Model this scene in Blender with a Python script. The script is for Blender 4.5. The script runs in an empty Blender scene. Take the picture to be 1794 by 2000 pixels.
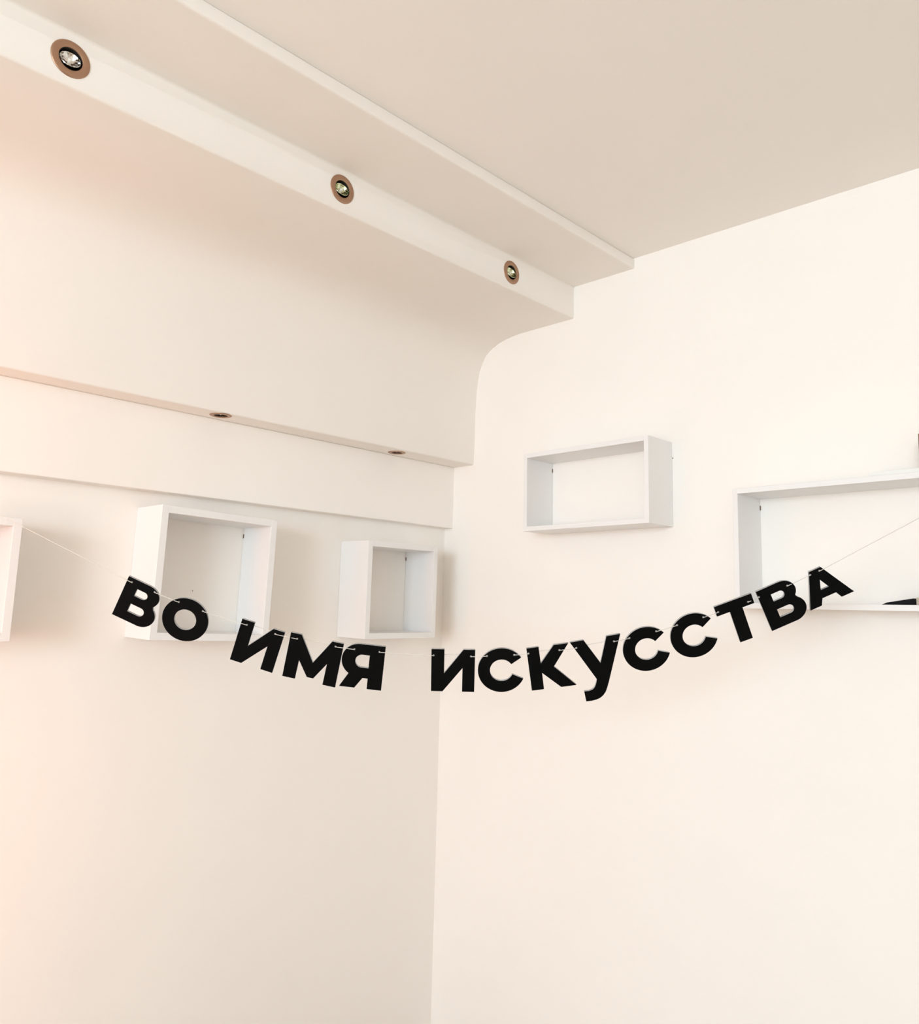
import bpy, bmesh, math
from mathutils import Vector, Matrix

C = bpy.context.scene
COL = C.collection
PI = math.pi
S = 1.3                                   # photo-fit units -> metres, about eye height 1.6


def sz(z):
    return 1.6 + (z - 1.6) * S


# ------------------------------------------------------------------ camera
cam_d = bpy.data.cameras.new('camera')
cam = bpy.data.objects.new('camera', cam_d)
COL.objects.link(cam)
rt = Vector((0.7186636, 0.6948596, 0.02632044))
up = Vector((0.05440389, -0.09392262, 0.99409193))
fw = Vector((-0.6932264, 0.71298575, 0.10530183))
cam.matrix_world = Matrix(((rt.x, up.x, -fw.x, 1.8228 * S), (rt.y, up.y, -fw.y, -1.8082 * S),
                           (rt.z, up.z, -fw.z, 1.6), (0, 0, 0, 1)))
cam_d.sensor_fit = 'VERTICAL'
cam_d.sensor_height = 36
cam_d.lens = 1538.5 / 2000 * 36
cam_d.clip_start = 0.02
C.camera = cam

# ------------------------------------------------------------------ light
C.view_settings.view_transform = 'Standard'
C.view_settings.look = 'None'
C.view_settings.gamma = 1
C.view_settings.exposure = 0.10
C.cycles.diffuse_bounces = 8
C.cycles.max_bounces = 12

world = bpy.data.worlds.new('world')
C.world = world
world.use_nodes = True
world.node_tree.nodes['Background'].inputs[0].default_value = (0.80, 0.90, 1.0, 1)
world.node_tree.nodes['Background'].inputs[1].default_value = 1.0


def area(name, loc, target, sx, sy, power, col, spread=PI):
    d = bpy.data.lights.new(name, 'AREA')
    d.shape = 'RECTANGLE'
    d.size, d.size_y, d.energy, d.color = sx, sy, power, col
    d.spread = spread
    o = bpy.data.objects.new(name, d)
    COL.objects.link(o)
    o.location = loc
    o.rotation_euler = (Vector(target) - Vector(loc)).to_track_quat('-Z', 'Y').to_euler()
    return o


WX0, WX1, WZ0, WZ1, BY = 2.45, 4.45, 1.32, 2.72, -7.0       # window opening in the back wall
area('window_daylight', (3.45, BY - 0.02, 2.02), (2.2, 0, 1.40), WX1 - WX0, WZ1 - WZ0, 200, (0.715, 0.878, 1.0))
# added warm strip, out of view, for the peach glow on the left wall
area('warm_left_fill', (0.42, -2.35, 1.2), (0.0, -1.75, 1.2), 0.2, 1.9, 4.2, (1.0, 0.25, 0.03))
# added warm fill aimed up to lift the ceiling and cove, no fixture here
area('warm_ceiling_fill', (1.9, -3.9, 1.2), (1.3, -3.0, 3.0), 0.5, 0.5, 13, (1.0, 0.85, 0.73))


# ------------------------------------------------------------------ helpers
def mat(name, col, rough=0.5, metal=0.0, spec=0.5, bump=None, mottle=None, coat=0.0):
    m = bpy.data.materials.new(name)
    m.use_nodes = True
    nt = m.node_tree
    b = nt.nodes['Principled BSDF']
    b.inputs['Base Color'].default_value = (*col, 1)
    b.inputs['Roughness'].default_value = rough
    b.inputs['Metallic'].default_value = metal
    b.inputs['Specular IOR Level'].default_value = spec
    b.inputs['Coat Weight'].default_value = coat
    tc = nt.nodes.new('ShaderNodeTexCoord')
    if mottle:
        n = nt.nodes.new('ShaderNodeTexNoise')
        n.inputs['Scale'].default_value = mottle[0]
        n.inputs['Detail'].default_value = 4
        nt.links.new(tc.outputs['Object'], n.inputs['Vector'])
        r = nt.nodes.new('ShaderNodeValToRGB')
        r.color_ramp.elements[0].position = 0.3
        r.color_ramp.elements[1].position = 0.7
        k = mottle[1]
        r.color_ramp.elements[0].color = (col[0] * (1 - k), col[1] * (1 - k), col[2] * (1 - k), 1)
        r.color_ramp.elements[1].color = (min(1, col[0] * (1 + k)), min(1, col[1] * (1 + k)), min(1, col[2] * (1 + k)), 1)
        nt.links.new(n.outputs['Fac'], r.inputs['Fac'])
        nt.links.new(r.outputs['Color'], b.inputs['Base Color'])
    if bump:
        prev = None
        for sc_, st, dist in bump:
            n = nt.nodes.new('ShaderNodeTexNoise')
            n.inputs['Scale'].default_value = sc_
            n.inputs['Detail'].default_value = 2
            nt.links.new(tc.outputs['Object'], n.inputs['Vector'])
            bp = nt.nodes.new('ShaderNodeBump')
            bp.inputs['Strength'].default_value = st
            bp.inputs['Distance'].default_value = dist
            nt.links.new(n.outputs['Fac'], bp.inputs['Height'])
            if prev:
                nt.links.new(prev.outputs['Normal'], bp.inputs['Normal'])
            prev = bp
        nt.links.new(prev.outputs['Normal'], b.inputs['Normal'])
    return m


M = {
    'paint': mat('cream_wall_paint', (0.90, 0.868, 0.826), 0.75, spec=0.2,
                 bump=[(1.6, 0.35, 0.02), (160, 0.08, 0.001)], mottle=(2.0, 0.008)),
    'ceil': mat('ceiling_paint', (0.90, 0.87, 0.835), 0.8, spec=0.2,
                bump=[(1.3, 0.3, 0.02), (160, 0.08, 0.001)], mottle=(2.0, 0.008)),
    'shade': mat('pale_wall_paint', (0.82, 0.77, 0.71), 0.75, spec=0.2, mottle=(2.0, 0.01)),
    'floor': mat('warm_wood_floor', (0.35, 0.25, 0.17), 0.45, mottle=(6.0, 0.15)),
    'white': mat('white_laminate', (0.81, 0.805, 0.80), 0.4, bump=[(300, 0.03, 0.0005)]),
    'frame': mat('white_window_frame', (0.85, 0.85, 0.85), 0.4),
    'black': mat('black_card', (0.0030, 0.0030, 0.0031), 0.5, spec=0.055, bump=[(900, 0.08, 0.0003)]),
    'edge': mat('grey_cut_card_edge', (0.40, 0.40, 0.40), 0.6),
    'thread': mat('white_thread', (0.66, 0.62, 0.57), 0.7, bump=[(1500, 0.3, 0.0005)]),
    'copper': mat('brushed_copper_ring', (0.42, 0.255, 0.165), 0.42, metal=0.75, bump=[(400, 0.05, 0.0003)]),
    'dark': mat('dark_recess', (0.012, 0.009, 0.007), 0.6),
    'reflector': mat('faceted_silver_reflector', (0.80, 0.79, 0.76), 0.12, metal=1.0),
    'dichroic': mat('faceted_greenish_reflector', (0.62, 0.68, 0.46), 0.12, metal=1.0),
    'capsule': mat('frosted_bulb_capsule', (0.86, 0.82, 0.74), 0.2),
    'brownmetal': mat('brown_hanger_metal', (0.16, 0.07, 0.035), 0.45, metal=0.3),
    'binder': mat('black_binder_cover', (0.004, 0.004, 0.005), 0.7, spec=0.15),
    'pages': mat('beige_card', (0.46, 0.40, 0.33), 0.7),
    'paper': mat('white_paper', (0.80, 0.80, 0.77), 0.7),
    'wood': mat('brown_wood', (0.20, 0.085, 0.035), 0.5, mottle=(25, 0.35)),
}
glass = bpy.data.materials.new('window_glass')
glass.use_nodes = True
_nt = glass.node_tree
_nt.nodes.remove(_nt.nodes['Principled BSDF'])
_mx = _nt.nodes.new('ShaderNodeMixShader')
_mx.inputs[0].default_value = 0.06
_tr = _nt.nodes.new('ShaderNodeBsdfTransparent')
_gl = _nt.nodes.new('ShaderNodeBsdfGlossy')
_gl.inputs['Roughness'].default_value = 0.02
_nt.links.new(_tr.outputs[0], _mx.inputs[1])
_nt.links.new(_gl.outputs[0], _mx.inputs[2])
_nt.links.new(_mx.outputs[0], _nt.nodes['Material Output'].inputs[0])


def obj(name, bm, m, parent=None, smooth=False, kind=None, bevel=0, seg=2, angle=40):
    bmesh.ops.recalc_face_normals(bm, faces=bm.faces)
    me = bpy.data.meshes.new(name)
    bm.to_mesh(me)
    bm.free()
    for x in (m if isinstance(m, (list, tuple)) else [m]):
        me.materials.append(x)
    if smooth:
        me.polygons.foreach_set('use_smooth', [True] * len(me.polygons))
    o = bpy.data.objects.new(name, me)
    COL.objects.link(o)
    o.parent = parent
    if kind:
        o['kind'] = kind
    if bevel:
        b = o.modifiers.new('bevel', 'BEVEL')
        b.width, b.segments, b.limit_method, b.angle_limit = bevel, seg, 'ANGLE', math.radians(angle)
    return o


def empty(name, loc, label, cat, group=None, rot=(0, 0, 0)):
    o = bpy.data.objects.new(name, None)
    COL.objects.link(o)
    o.empty_display_size = 0.05
    o.location = loc
    o.rotation_euler = rot
    tag(o, label, cat, group)
    return o


def tag(o, label, cat, group=None):
    o['label'] = label
    o['category'] = cat
    if group:
        o['group'] = group
    return o


def box(bm, x0, x1, y0, y1, z0, z1):
    v = [bm.verts.new((x, y, z)) for x in (x0, x1) for y in (y0, y1) for z in (z0, z1)]
    for f in ((0, 1, 3, 2), (4, 6, 7, 5), (0, 4, 5, 1), (2, 3, 7, 6), (0, 2, 6, 4), (1, 5, 7, 3)):
        bm.faces.new([v[i] for i in f])
    return bm


def bx(*a):
    return box(bmesh.new(), *a)


def prism(pa, pb):
    """closed solid between two matching closed loops"""
    bm = bmesh.new()
    a = [bm.verts.new(p) for p in pa]
    b = [bm.verts.new(p) for p in pb]
    bm.faces.new(a)
    bm.faces.new(list(reversed(b)))
    n = len(a)
    for i in range(n):
        bm.faces.new((a[i], a[(i + 1) % n], b[(i + 1) % n], b[i]))
    return bm


def lathe(bm, prof, n=48, closed=False):
    """profile (r, z) turned about z"""
    rings = []
    for r, z in prof:
        if r < 1e-7:
            rings.append([bm.verts.new((0, 0, z))])
        else:
            rings.append([bm.verts.new((r * math.cos(2 * PI * k / n), r * math.sin(2 * PI * k / n), z)) for k in range(n)])
    pairs = list(zip(rings, rings[1:])) + ([(rings[-1], rings[0])] if closed else [])
    for a, b in pairs:
        for k in range(n):
            q = []
            for v in (a[k % len(a)], a[(k + 1) % len(a)], b[(k + 1) % len(b)], b[k % len(b)]):
                if v not in q:
                    q.append(v)
            if len(q) > 2:
                bm.faces.new(q)
    return bm


def tube(bm, pts, r, n=8):
    pts = [Vector(p) for p in pts]
    rings = []
    nrm = None
    for i, p in enumerate(pts):
        t = (pts[min(i + 1, len(pts) - 1)] - pts[max(i - 1, 0)]).normalized()
        if nrm is None:
            nrm = t.orthogonal().normalized()
        nrm = (nrm - t * nrm.dot(t)).normalized()
        bi = t.cross(nrm)
        rings.append([bm.verts.new(p + r * (math.cos(2 * PI * k / n) * nrm + math.sin(2 * PI * k / n) * bi)) for k in range(n)])
    for a, b in zip(rings, rings[1:]):
        for k in range(n):
            bm.faces.new((a[k], a[(k + 1) % n], b[(k + 1) % n], b[k]))
    bm.faces.new(rings[0])
    bm.faces.new(list(reversed(rings[-1])))
    return bm


# ------------------------------------------------------------------ room shell
XR, WT, FZ = 4.7, 0.2, -0.25                                   # far side of the room, wall thickness
p1, p2, p3, p4 = 0.0355 * S, 0.1226 * S, 0.5061 * S, 0.7076 * S
z1, z2, z4, z5, z6, z7 = sz(1.8146), sz(2.0145), sz(2.4079), sz(2.5025), sz(2.5002), sz(2.5314)
TOP = z7 + 0.25

obj('floor', bx(-WT, XR + WT, BY - WT, WT, FZ - 0.15, FZ), M['floor'], kind='structure')
obj('ceiling', bx(-WT, XR + WT, BY - WT, WT, z7, TOP), M['ceil'], kind='structure')
obj('wall_left', bx(-WT, 0, BY - WT, WT, FZ, z7), M['paint'], kind='structure')
obj('wall_right', bx(0, XR + WT, 0, WT, FZ, z7), M['paint'], kind='structure')
obj('wall_side', bx(XR, XR + WT, BY - WT, 0, FZ, z7), M['shade'], kind='structure')
bm = bmesh.new()
for a in ((0, WX0, FZ, z7), (WX1, XR, FZ, z7), (WX0, WX1, FZ, WZ0), (WX0, WX1, WZ1, z7)):
    box(bm, a[0], a[1], BY - WT, BY, a[2], a[3])
obj('wall_back', bm, M['paint'], kind='structure')
bm = bmesh.new()
for a in ((WX0, WX0 + .06, WZ0, WZ1), (WX1 - .06, WX1, WZ0, WZ1), (WX0 + .06, WX1 - .06, WZ0, WZ0 + .06),
          (WX0 + .06, WX1 - .06, WZ1 - .06, WZ1), (3.43, 3.47, WZ0 + .06, WZ1 - .06)):
    box(bm, a[0], a[1], BY - 0.15, BY - 0.09, a[2], a[3])
win = obj('window_1', bm, M['frame'], kind='structure')
obj('pane', bx(WX0 + .06, WX1 - .06, BY - .125, BY - .119, WZ0 + .06, WZ1 - .06), glass, win)

# lower plaster band on the left wall; photo-fit values drift slightly along the wall
L0, L1 = 0.02, BY


def dr(v, d, y):
    return v + d * (-y)


def loop(y, pts):
    return [(x, y, z) for x, z in pts]


def band(y):
    a, b, c = dr(p1, .0087, y), dr(z1, .0092, y), dr(z2, .0068, y)
    return loop(y, [(0, b), (a, b), (a, c), (0, c)])


obj('trim_1', prism(band(L0), band(L1)), M['paint'], kind='structure', bevel=0.003)

COVE = [(0.1244, 2.1358), (0.1249, 2.19), (0.1272, 2.2425), (0.1312, 2.281), (0.1378, 2.3120), (0.1470, 2.3360), (0.1590, 2.3560),
        (0.1740, 2.3710), (0.1939, 2.3831), (0.2180, 2.3930), (0.2469, 2.4000), (0.2800, 2.4045), (0.3141, 2.4068)]


def bulkhead(y):
    b = dr(p2, -.0061, y)
    c, d, e = dr(z2, .0068, y), dr(z4, .0022, y), dr(z5, .0013, y)
    pts = [(0, c), (b, c)]
    pts += [(x * S + (b - p2) * max(0, 1 - i / 10), dr(sz(z), .0022, y)) for i, (x, z) in enumerate(COVE)]
    pts += [(dr(p3, .0022, y), d), (dr(p3, .0022, y), e), (p4, e), (p4, z7), (0, z7)]
    return loop(y, pts)


bulk = obj('trim_2', prism(bulkhead(L0), bulkhead(L1)), M['paint'], kind='structure', smooth=True, bevel=0.006, seg=3)

# ------------------------------------------------------------------ recessed spotlights
R0 = 0.0405


def make_spot(label, loc, axis, tilt, mr, scale=1.0, roll=0.0, deep=0.0035, cap=1.0, size=1.14):
    """axis = outward normal of the surface; the fixture's local +z points out of it"""
    root = empty('recessed_spotlight', loc, label, 'spotlight', 'copper ringed recessed spotlights')
    q = Vector(axis).to_track_quat('Z', 'Y')
    root.rotation_euler = q.to_euler()
    root.scale = (scale, scale, scale)
    ring = obj('trim_ring', lathe(bmesh.new(), [(0.0245, -0.004), (0.0245, 0.0018), (0.0262, 0.0030), (0.0370, 0.0026), (0.0396, 0.0016), (R0, 0.0), (R0, -0.0005)], 64), M['copper'], root, smooth=True)
    ring.modifiers.new('edges', 'EDGE_SPLIT').split_angle = math.radians(50)
    obj('baffle', lathe(bmesh.new(), [(0.0246, 0.0012), (0.0240, -0.012), (0.0240, -0.034), (0, -0.034)], 48), M['dark'], root, smooth=True)
    # gimballed bulb: faceted dish with a capsule in the middle
    tl = Matrix.Rotation(roll, 4, 'Z') @ Matrix.Rotation(tilt, 4, 'X')
    off = Matrix.Translation((0, 0, -deep)) @ tl @ Matrix.Scale(size, 4)
    bm = bmesh.new()
    n = 20
    prof = [(0.0192, 0.001), (0.0186, 0.0022), (0.0178, 0.001), (0.0150, -0.0035), (0.0115, -0.0070), (0.0070, -0.0095), (0.0034, -0.0105)]
    rings = []
    for j, (r, z) in enumerate(prof):
        rings.append([bm.verts.new((r * math.cos(2 * PI * (k + .5 * (j % 2)) / n), r * math.sin(2 * PI * (k + .5 * (j % 2)) / n), z)) for k in range(n)])
    for j, (a, b) in enumerate(zip(rings, rings[1:])):
        for k in range(n):
            if j % 2 == 0:
                bm.faces.new((a[k], a[(k + 1) % n], b[k]))
                bm.faces.new((a[(k + 1) % n], b[(k + 1) % n], b[k]))
            else:
                bm.faces.new((a[k], a[(k + 1) % n], b[(k + 1) % n]))
                bm.faces.new((a[k], b[(k + 1) % n], b[k]))
    bm.faces.new(rings[-1])
    bmesh.ops.transform(bm, matrix=off, verts=bm.verts)
    bulb = obj('bulb', bm, mr, root)
    bm = bmesh.new()
    lathe(bm, [(0.0034, -0.0106), (0.0036, -0.004), (0.0034, -0.0005 + cap * 0.0018), (0.0027, 0.0021 * cap), (0, 0.0023 * cap)], 20)
    bmesh.ops.transform(bm, matrix=off, verts=bm.verts)
    obj('capsule', bm, M['capsule'], bulb, smooth=True)
    return root


cutters = []


def cutter(loc, axis, r):
    bm = bmesh.new()
    lathe(bm, [(0, -0.045), (r, -0.045), (r, 0.02), (0, 0.02)], 40)
    bmesh.ops.transform(bm, matrix=Matrix.Translation(loc) @ Vector(axis).to_track_quat('Z', 'Y').to_matrix().to_4x4(), verts=bm.verts)
    cutters.append(obj('cutter', bm, M['paint']))


SPOTS = [((-1.3997, 2.4579), 'copper ringed spotlight highest on the ceiling step, nearest the left edge, silver bulb', M['reflector']),
         ((-0.8429, 2.4599), 'copper ringed spotlight with greenish bulb, middle one on the ceiling step', M['dichroic']),
         ((-0.2812, 2.4558), 'copper ringed spotlight on the ceiling step nearest the corner and right wall', M['dichroic'])]
for (y, z), lab, mr in SPOTS:
    loc = (dr(p3, .0022, y * S), y * S, sz(z))
    cutter(loc, (1, 0, 0), 0.0246)
    make_spot(lab, loc, (1, 0, 0), math.radians(-24), mr, roll=0.3)
for y, x, lab in ((-0.8676, 0.0905, 'copper ringed spotlight under the bulkhead above the middle box shelf'),
                  (-0.2886, 0.0800, 'copper ringed spotlight under the bulkhead above the small box shelf, nearest the corner')):
    loc = (x * S, y * S, dr(z2, .0068, y * S))
    cutter(loc, (0, 0, -1), 0.0246 * 0.85)
    make_spot(lab, loc, (0, 0, -1), math.radians(4), M['reflector'], 0.85, deep=0.016, cap=7.0, size=1.0)

for c in cutters:
    b = bulk.modifiers.new('cut', 'BOOLEAN')
    b.object, b.operation, b.solver = c, 'DIFFERENCE', 'EXACT'
dg = bpy.context.evaluated_depsgraph_get()
me = bpy.data.meshes.new_from_object(bulk.evaluated_get(dg))
bulk.modifiers.clear()
bulk.data = me
for c in cutters:
    bpy.data.objects.remove(c)
bv = bulk.modifiers.new('split', 'EDGE_SPLIT')
bv.split_angle = math.radians(36)


# ------------------------------------------------------------------ open box shelves
def shelf(b, wall, label):
    u, z, w, h, d, r, t = b
    u, w, h, d, t = u * S, w * S, h * S, d * S, t * S
    zc = sz(z)
    if wall == 'left':                     # local x runs along +y of the room, local -y out of the wall
        root = empty('box_shelf', (0, u, zc - h / 2), label, 'shelf', 'white open box shelves')
        base = Matrix(((0, -1, 0), (1, 0, 0), (0, 0, 1)))
    else:
        root = empty('box_shelf', (u, 0, zc - h / 2), label, 'shelf', 'white open box shelves')
        base = Matrix.Identity(3)
    # small hanging tilt about the box centre
    rot = Matrix.Rotation(r, 3, 'Y')
    T = base.to_4x4() @ (Matrix.Translation((0, 0, h / 2)) @ rot.to_4x4() @ Matrix.Translation((0, 0, -h / 2)))
    root.matrix_world = Matrix.Translation(root.location) @ T
    g = 0.0008                             # hung flush: hair gap behind
    for nm, a in (('side_panel', (-w / 2, -w / 2 + t, 0, h)), ('side_panel', (w / 2 - t, w / 2, 0, h)),
                  ('top_panel', (-w / 2 + t, w / 2 - t, h - t, h)), ('bottom_panel', (-w / 2 + t, w / 2 - t, 0, t))):
        o = obj(nm, bx(a[0], a[1], -d, -g, a[2], a[3]), M['white'], root, bevel=0.0007, seg=1)
        if nm != 'side_panel':
            continue
        inner = a[1] if a[0] < 0 else a[0]
        s = 1 if a[0] < 0 else -1
        bm = bmesh.new()                   # keyhole hanger plate screwed inside the back edge
        box(bm, inner, inner + s * 0.0022, -0.0045, -0.001, h - t - 0.034, h - t - 0.020)
        obj('hanger', bm, M['brownmetal'], root, bevel=0.0008)
    return root


B1 = (-1.42, 1.6108, .2389, .2389, .13, .0238, .0159)
B2 = (-.8715, 1.6297, .2995, .3, .1281, .035, .0167)
B3 = (-.2857, 1.6093, .268, .2718, .1248, .0048, .0159)
B4 = (.6239, 1.8938, .3958, .218, .1174, -.0152, .0125)
B5 = (1.413, 1.7264, .75, .2671, .1205, -.0134, .0121)
shelf(B1, 'left', 'white square box shelf cut off by the left edge, lit peach inside')
shelf(B2, 'left', 'largest white square box shelf on the left wall, behind the first word of the banner')
shelf(B3, 'left', 'small white square box shelf beside the room corner')
shelf(B4, 'right', 'small wide white rectangular box shelf high on the right wall')
shelf(B5, 'right', 'large wide white box shelf on the right wall behind the banner end, black binder inside')

# ------------------------------------------------------------------ things on the shelves
bot5 = sz(B5[1] - B5[3] / 2 + B5[6])


def on5(x, inside=True):                   # height of the tilted shelf board at x
    base = bot5 if inside else sz(B5[1] + B5[3] / 2)
    return base + (x - B5[0] * S) * math.tan(0.0134)


x0, x1 = 1.7365, 1.8105
bd = empty('ring_binder', (x0, -0.145, on5(x0)), 'black wedge shaped binder lying flat in the large shelf on the right wall', 'binder', rot=(0, -0.0134, 0))
wl = x1 - x0
obj('cover', prism([(0, 0, 0), (wl + .003, 0, 0), (wl, 0, .0165), (.012, 0, .0055)], [(0, .11, 0), (wl + .003, .11, 0), (wl, .11, .0165), (.012, .11, .0055)]), M['binder'], bd, bevel=0.0004, seg=1)
bb = obj('small_box', bx(0, 0.07, 0, 0.10, 0, 0.0185), M['pages'], bevel=0.001)
bb.location = (x1 + 0.0045, -0.142, on5(x1 + .0045))
bb.rotation_euler = (0, -0.0134, 0)
tag(bb, 'flat beige box lying right of the black binder, cut off by the right edge', 'box')

pt = obj('paper_block', bx(0, 0.21, 0, 0.10, 0, 0.0145), M['paper'], bevel=0.0005)
pt.location = (1.7125, -0.128, on5(1.7125, False) + 0.0004)
pt.rotation_euler = (0, -0.0134, 0)
tag(pt, 'white paper block lying flat on top of the large shelf on the right wall', 'paper')
xw = 1.8290
wb = empty('wooden_frame', (xw, -0.126, on5(xw, False) + 0.0151), 'small brown wooden frame standing on the large right shelf, at the right edge', 'frame', rot=(0, -0.0134, 0))
bm = bmesh.new()
for a in ((0, .012, 0, .088), (.098, .11, 0, .088), (.012, .098, 0, .012), (.012, .098, .076, .088)):
    box(bm, a[0], a[1], 0, .016, a[2], a[3])
obj('moulding', bm, M['wood'], wb, bevel=0.001)
obj('picture', bx(.012, .098, .006, .010, .012, .076), M['paper'], wb)
obj('stand', prism([(.05, .016, 0), (.05, .05, 0), (.05, .016, .06)], [(.06, .016, 0), (.06, .05, 0), (.06, .016, .06)]), M['wood'], wb)

for nm, loc, rad, lab in (('wall_nail', (0.0, -1.1262, 1.592), 0.0016, 'tiny dark nail head in the wall seen through the middle box shelf'),
                          ('wall_nail', (1.0695, 0.0, 2.0737), 0.002, 'tiny dark nail beside the small wide shelf on the right wall')):
    bm = bmesh.new()
    lathe(bm, [(0, -0.004), (rad * .5, -0.004), (rad * .5, 0.0012), (rad, 0.0012), (rad * .8, 0.002), (0, 0.0022)], 14)
    n_ = obj(nm, bm, M['brownmetal'], smooth=True)
    n_.location = loc
    n_.rotation_euler = Vector((1, 0, 0) if loc[0] == 0 else (0, -1, 0)).to_track_quat('Z', 'Y').to_euler()
    tag(n_, lab, 'nail')


# ------------------------------------------------------------------ letter banner
def arc(cx, cy, r, a0, a1, n=20, ry=None):
    ry = ry or r
    return [(cx + r * math.cos(math.radians(a0 + (a1 - a0) * i / n)), cy + ry * math.sin(math.radians(a0 + (a1 - a0) * i / n))) for i in range(n + 1)]


def rev(p):
    return list(reversed(p))


GLYPH = {
    'V': [[(0, 0), (0, 1), (.50, 1)] + arc(.50, .735, .305, 85, -38, 20, .265) + arc(.575, .285, .305, 50, -85, 22, .285) + [(.575, 0)],
          [(.272, .625), (.272, .805), (.455, .805)] + arc(.455, .715, .09, 85, -85, 12) + [(.455, .625)],
          [(.272, .222), (.272, .425), (.515, .425)] + arc(.515, .3235, .1015, 85, -85, 12) + [(.515, .222)]],
    'O': [arc(0, 0, .508, 0, 354, 59), arc(0, 0, .242, 0, 354, 59)],
    'I': [[(0, 0), (0, 1), (.283, 1), (.283, .43), (.70, 1), (.955, 1), (.955, 0), (.685, 0), (.685, .565), (.255, 0)]],
    'M': [[(0, 0), (0, 1), (.225, 1), (.562, .44), (.865, 1), (1.105, 1), (1.118, 0), (.85, 0), (.85, .475), (.635, .095), (.50, .095), (.272, .435), (.265, 0)]],
    'YA': [[(0, 0), (0, 1), (-.52, 1)] + arc(-.52, .63, .365, 93, 238, 24, .37) + [(-.885, 0), (-.565, 0), (-.415, .24), (-.305, .24), (-.305, 0)],
           [(-.31, .475), (-.31, .765), (-.46, .765)] + arc(-.46, .62, .14, 95, 265, 16, .145) + [(-.46, .475)]],
    'S': [arc(0, 0, .52, 32, 334, 60) + rev(arc(0, 0, .255, 31, 335, 50))],
    'K': [[(0, 0), (0, 1), (.264, 1), (.268, .61), (.59, 1), (.905, 1), (.54, .50), (.978, 0), (.642, 0), (.27, .385), (.266, 0)]],
    'U': [[(0, 1), (.296, 1), (.582, .405), (.794, 1), (1.095, 1), (.70, -.06), (.645, -.19), (.595, -.29), (.53, -.365), (.455, -.415), (.37, -.44), (.26, -.45), (.142, -.444),
           (.133, -.197), (.24, -.205), (.32, -.185), (.37, -.145), (.405, -.085), (.43, -.02), (.447, .04)]],
    'T': [[(0, 1), (.84, 1), (.84, .765), (.575, .765), (.575, 0), (.292, 0), (.292, .765), (0, .765)]],
    'A': [[(.278, .857), (.548, .857), (1.01, 0), (.724, 0), (.647, .155), (.335, .155), (.262, 0), (0, 0)],
          [(.432, .585), (.552, .352), (.367, .352)]],
}
LETTERS = [
    ('V', (0.6446, -1.6406, 1.5404), -0.4602, 0.0975, (0.109, 0.897, 0.635, 0.92)),
    ('O', (0.7685, -1.5358, 1.5328), -0.3649, 0.097, (-0.256, 0.344, 0.295, 0.345)),
    ('I', (0.8281, -1.4588, 1.4509), -0.3144, 0.0986, (0.131, 0.895, 0.761, 0.901)),
    ('M', (0.9074, -1.3779, 1.4186), -0.2101, 0.1031, (0.148, 0.888, 0.946, 0.906)),
    ('YA', (1.0562, -1.2268, 1.3923), -0.0986, 0.1019, (-0.641, 0.867, -0.12, 0.871)),
    ('I', (1.1354, -1.1543, 1.3949), 0.0054, 0.0968, (0.047, 0.85, 0.865, 0.846)),
    ('S', (1.2539, -1.0621, 1.444), 0.0862, 0.0968, (-0.301, 0.357, 0.293, 0.351)),
    ('K', (1.2886, -1.0015, 1.4009), 0.168, 0.0983, (0.03, 0.877, 0.698, 0.865)),
    ('U', (1.3572, -0.9338, 1.4167), 0.2134, 0.0982, (0.117, 0.849, 0.938, 0.853)),
    ('S', (1.4756, -0.8473, 1.4967), 0.3096, 0.0972, (-0.304, 0.358, 0.291, 0.351)),
    ('S', (1.5484, -0.7767, 1.5281), 0.3429, 0.0972, (-0.298, 0.351, 0.291, 0.355)),
    ('T', (1.5903, -0.7076, 1.5046), 0.4113, 0.0984, (0.053, 0.856, 0.722, 0.842)),
    ('V', (1.6598, -0.6406, 1.5411), 0.4827, 0.0993, (0.023, 0.861, 0.662, 0.838)),
    ('A', (1.7207, -0.5836, 1.5874), 0.4899, 0.0982, (0.282, 0.784, 0.493, 0.784)),
]
EX, EZ, NN = Vector((0.71697, 0.6971, 0.)), Vector((0.23842, -0.24522, 0.93969)), Vector((0.65506, -0.67373, -0.34202))
TH = 0.0055                                # card thickness
ORIGIN = Vector((1.19, -1.14, 1.44))
banner = empty('letter_banner', ORIGIN, 'garland of black card letters reading ВО ИМЯ ИСКУССТВА strung across the corner', 'banner')


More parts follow.
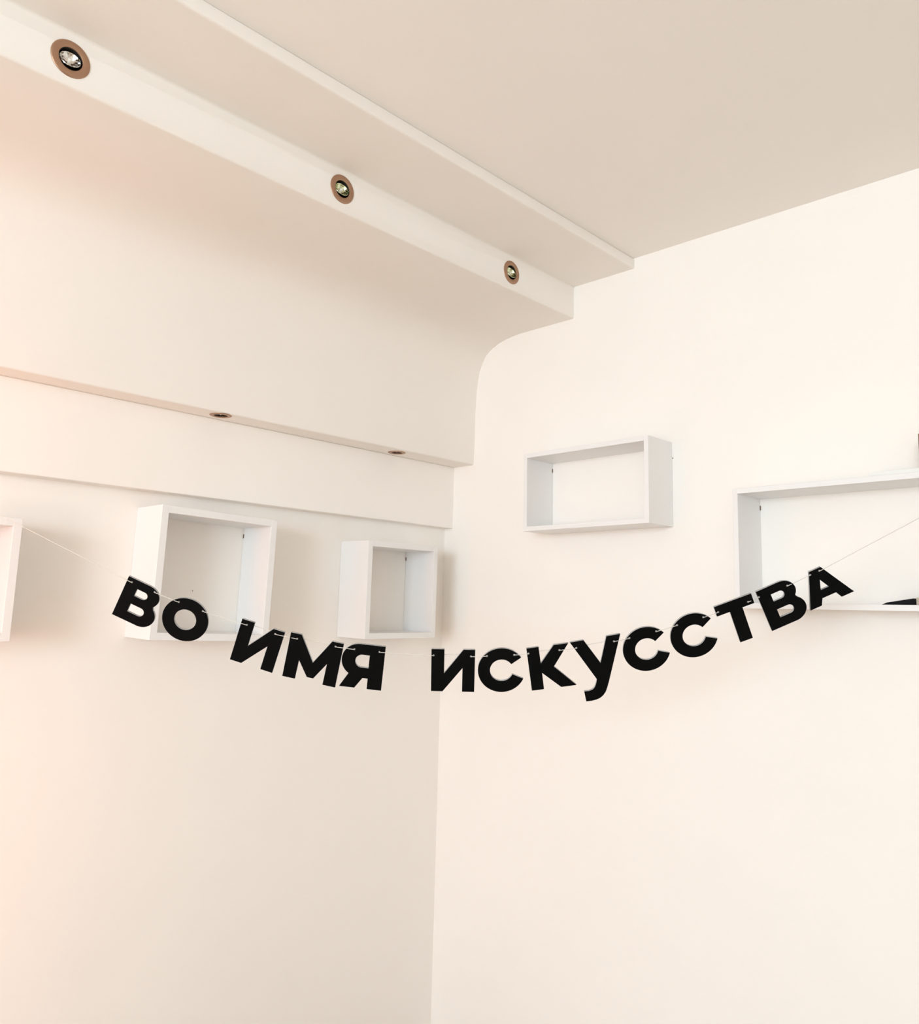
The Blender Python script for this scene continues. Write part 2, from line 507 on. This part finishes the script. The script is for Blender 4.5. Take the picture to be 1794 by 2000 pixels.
def letter_mesh(key, size, hl, hr, hole):
    cu = bpy.data.curves.new('glyph', 'CURVE')
    cu.dimensions = '2D'
    cu.fill_mode = 'BOTH'
    cu.extrude = TH / 2
    loops = [[(x * size, y * size) for x, y in lp] for lp in GLYPH[key]]
    for hx, hy in (hl, hr):
        loops.append([(hx + hole * math.cos(PI * k / 6), hy + hole * math.sin(PI * k / 6)) for k in range(12)])
    for lp in loops:
        sp = cu.splines.new('POLY')
        sp.points.add(len(lp) - 1)
        for p, (x, y) in zip(sp.points, lp):
            p.co = (x, y, 0, 1)
        sp.use_cyclic_u = True
    o = bpy.data.objects.new('glyph', cu)
    COL.objects.link(o)
    me = bpy.data.meshes.new_from_object(o.evaluated_get(bpy.context.evaluated_depsgraph_get()))
    bpy.data.objects.remove(o)
    bm = bmesh.new()
    bm.from_mesh(me)
    bmesh.ops.remove_doubles(bm, verts=bm.verts, dist=1e-6)
    bmesh.ops.translate(bm, vec=(0, 0, -TH / 2), verts=bm.verts)     # face at z=0, body behind it
    bm.normal_update()
    for f in bm.faces:
        f.material_index = 0 if abs(f.normal.z) > 0.5 else 1
    return bm


thread = [Vector((0.004, -2.2937, 1.985)), Vector((0.16, -2.142, 1.905)), Vector((0.302, -2.004, 1.8395)), Vector((0.4339, -1.8757, 1.7735)), Vector((0.52, -1.7919, 1.7225))]
thread = [p + NN * 0.001 for p in thread]
RT = 0.0007
NAMES = {'V': 'В', 'O': 'О', 'I': 'И', 'M': 'М', 'YA': 'Я', 'S': 'С', 'K': 'К', 'U': 'У', 'T': 'Т', 'A': 'А'}
for key, O, phi, size, h in LETTERS:
    e1 = math.cos(phi) * EX + math.sin(phi) * EZ
    e2 = -math.sin(phi) * EX + math.cos(phi) * EZ
    n = e1.cross(e2)
    hl, hr = (h[0] * size, h[1] * size), (h[2] * size, h[3] * size)
    o = obj('letter', letter_mesh(key, size, hl, hr, 0.0021), [M['black'], M['edge']], banner)
    O = Vector(O)
    rel = O - ORIGIN
    o.matrix_local = Matrix(((e1.x, e2.x, n.x, rel.x), (e1.y, e2.y, n.y, rel.y), (e1.z, e2.z, n.z, rel.z), (0, 0, 0, 1)))
    W = lambda p, d: O + e1 * p[0] + e2 * p[1] + n * d
    ins = 0.0009
    thread += [W((hl[0] - .004, hl[1]), .0012), W((hl[0] - ins, hl[1]), .0012), W(hl, .0004), W(hl, -TH - .0004), W((hl[0] + ins, hl[1]), -TH - .0014),
               W((hr[0] - ins, hr[1]), -TH - .0014), W(hr, -TH - .0004), W(hr, .0004), W((hr[0] + ins, hr[1]), .0012), W((hr[0] + .004, hr[1]), .0012)]
thread += [Vector(p) + NN * 0.001 for p in ((1.9025, -0.4478, 1.7925), (1.9883, -0.3643, 1.8480), (2.1109, -0.2451, 1.9300), (2.24, -0.1196, 2.018), (2.359, -0.004, 2.098))]
obj('string', tube(bmesh.new(), [p - ORIGIN for p in thread], RT), M['thread'], banner, smooth=True)
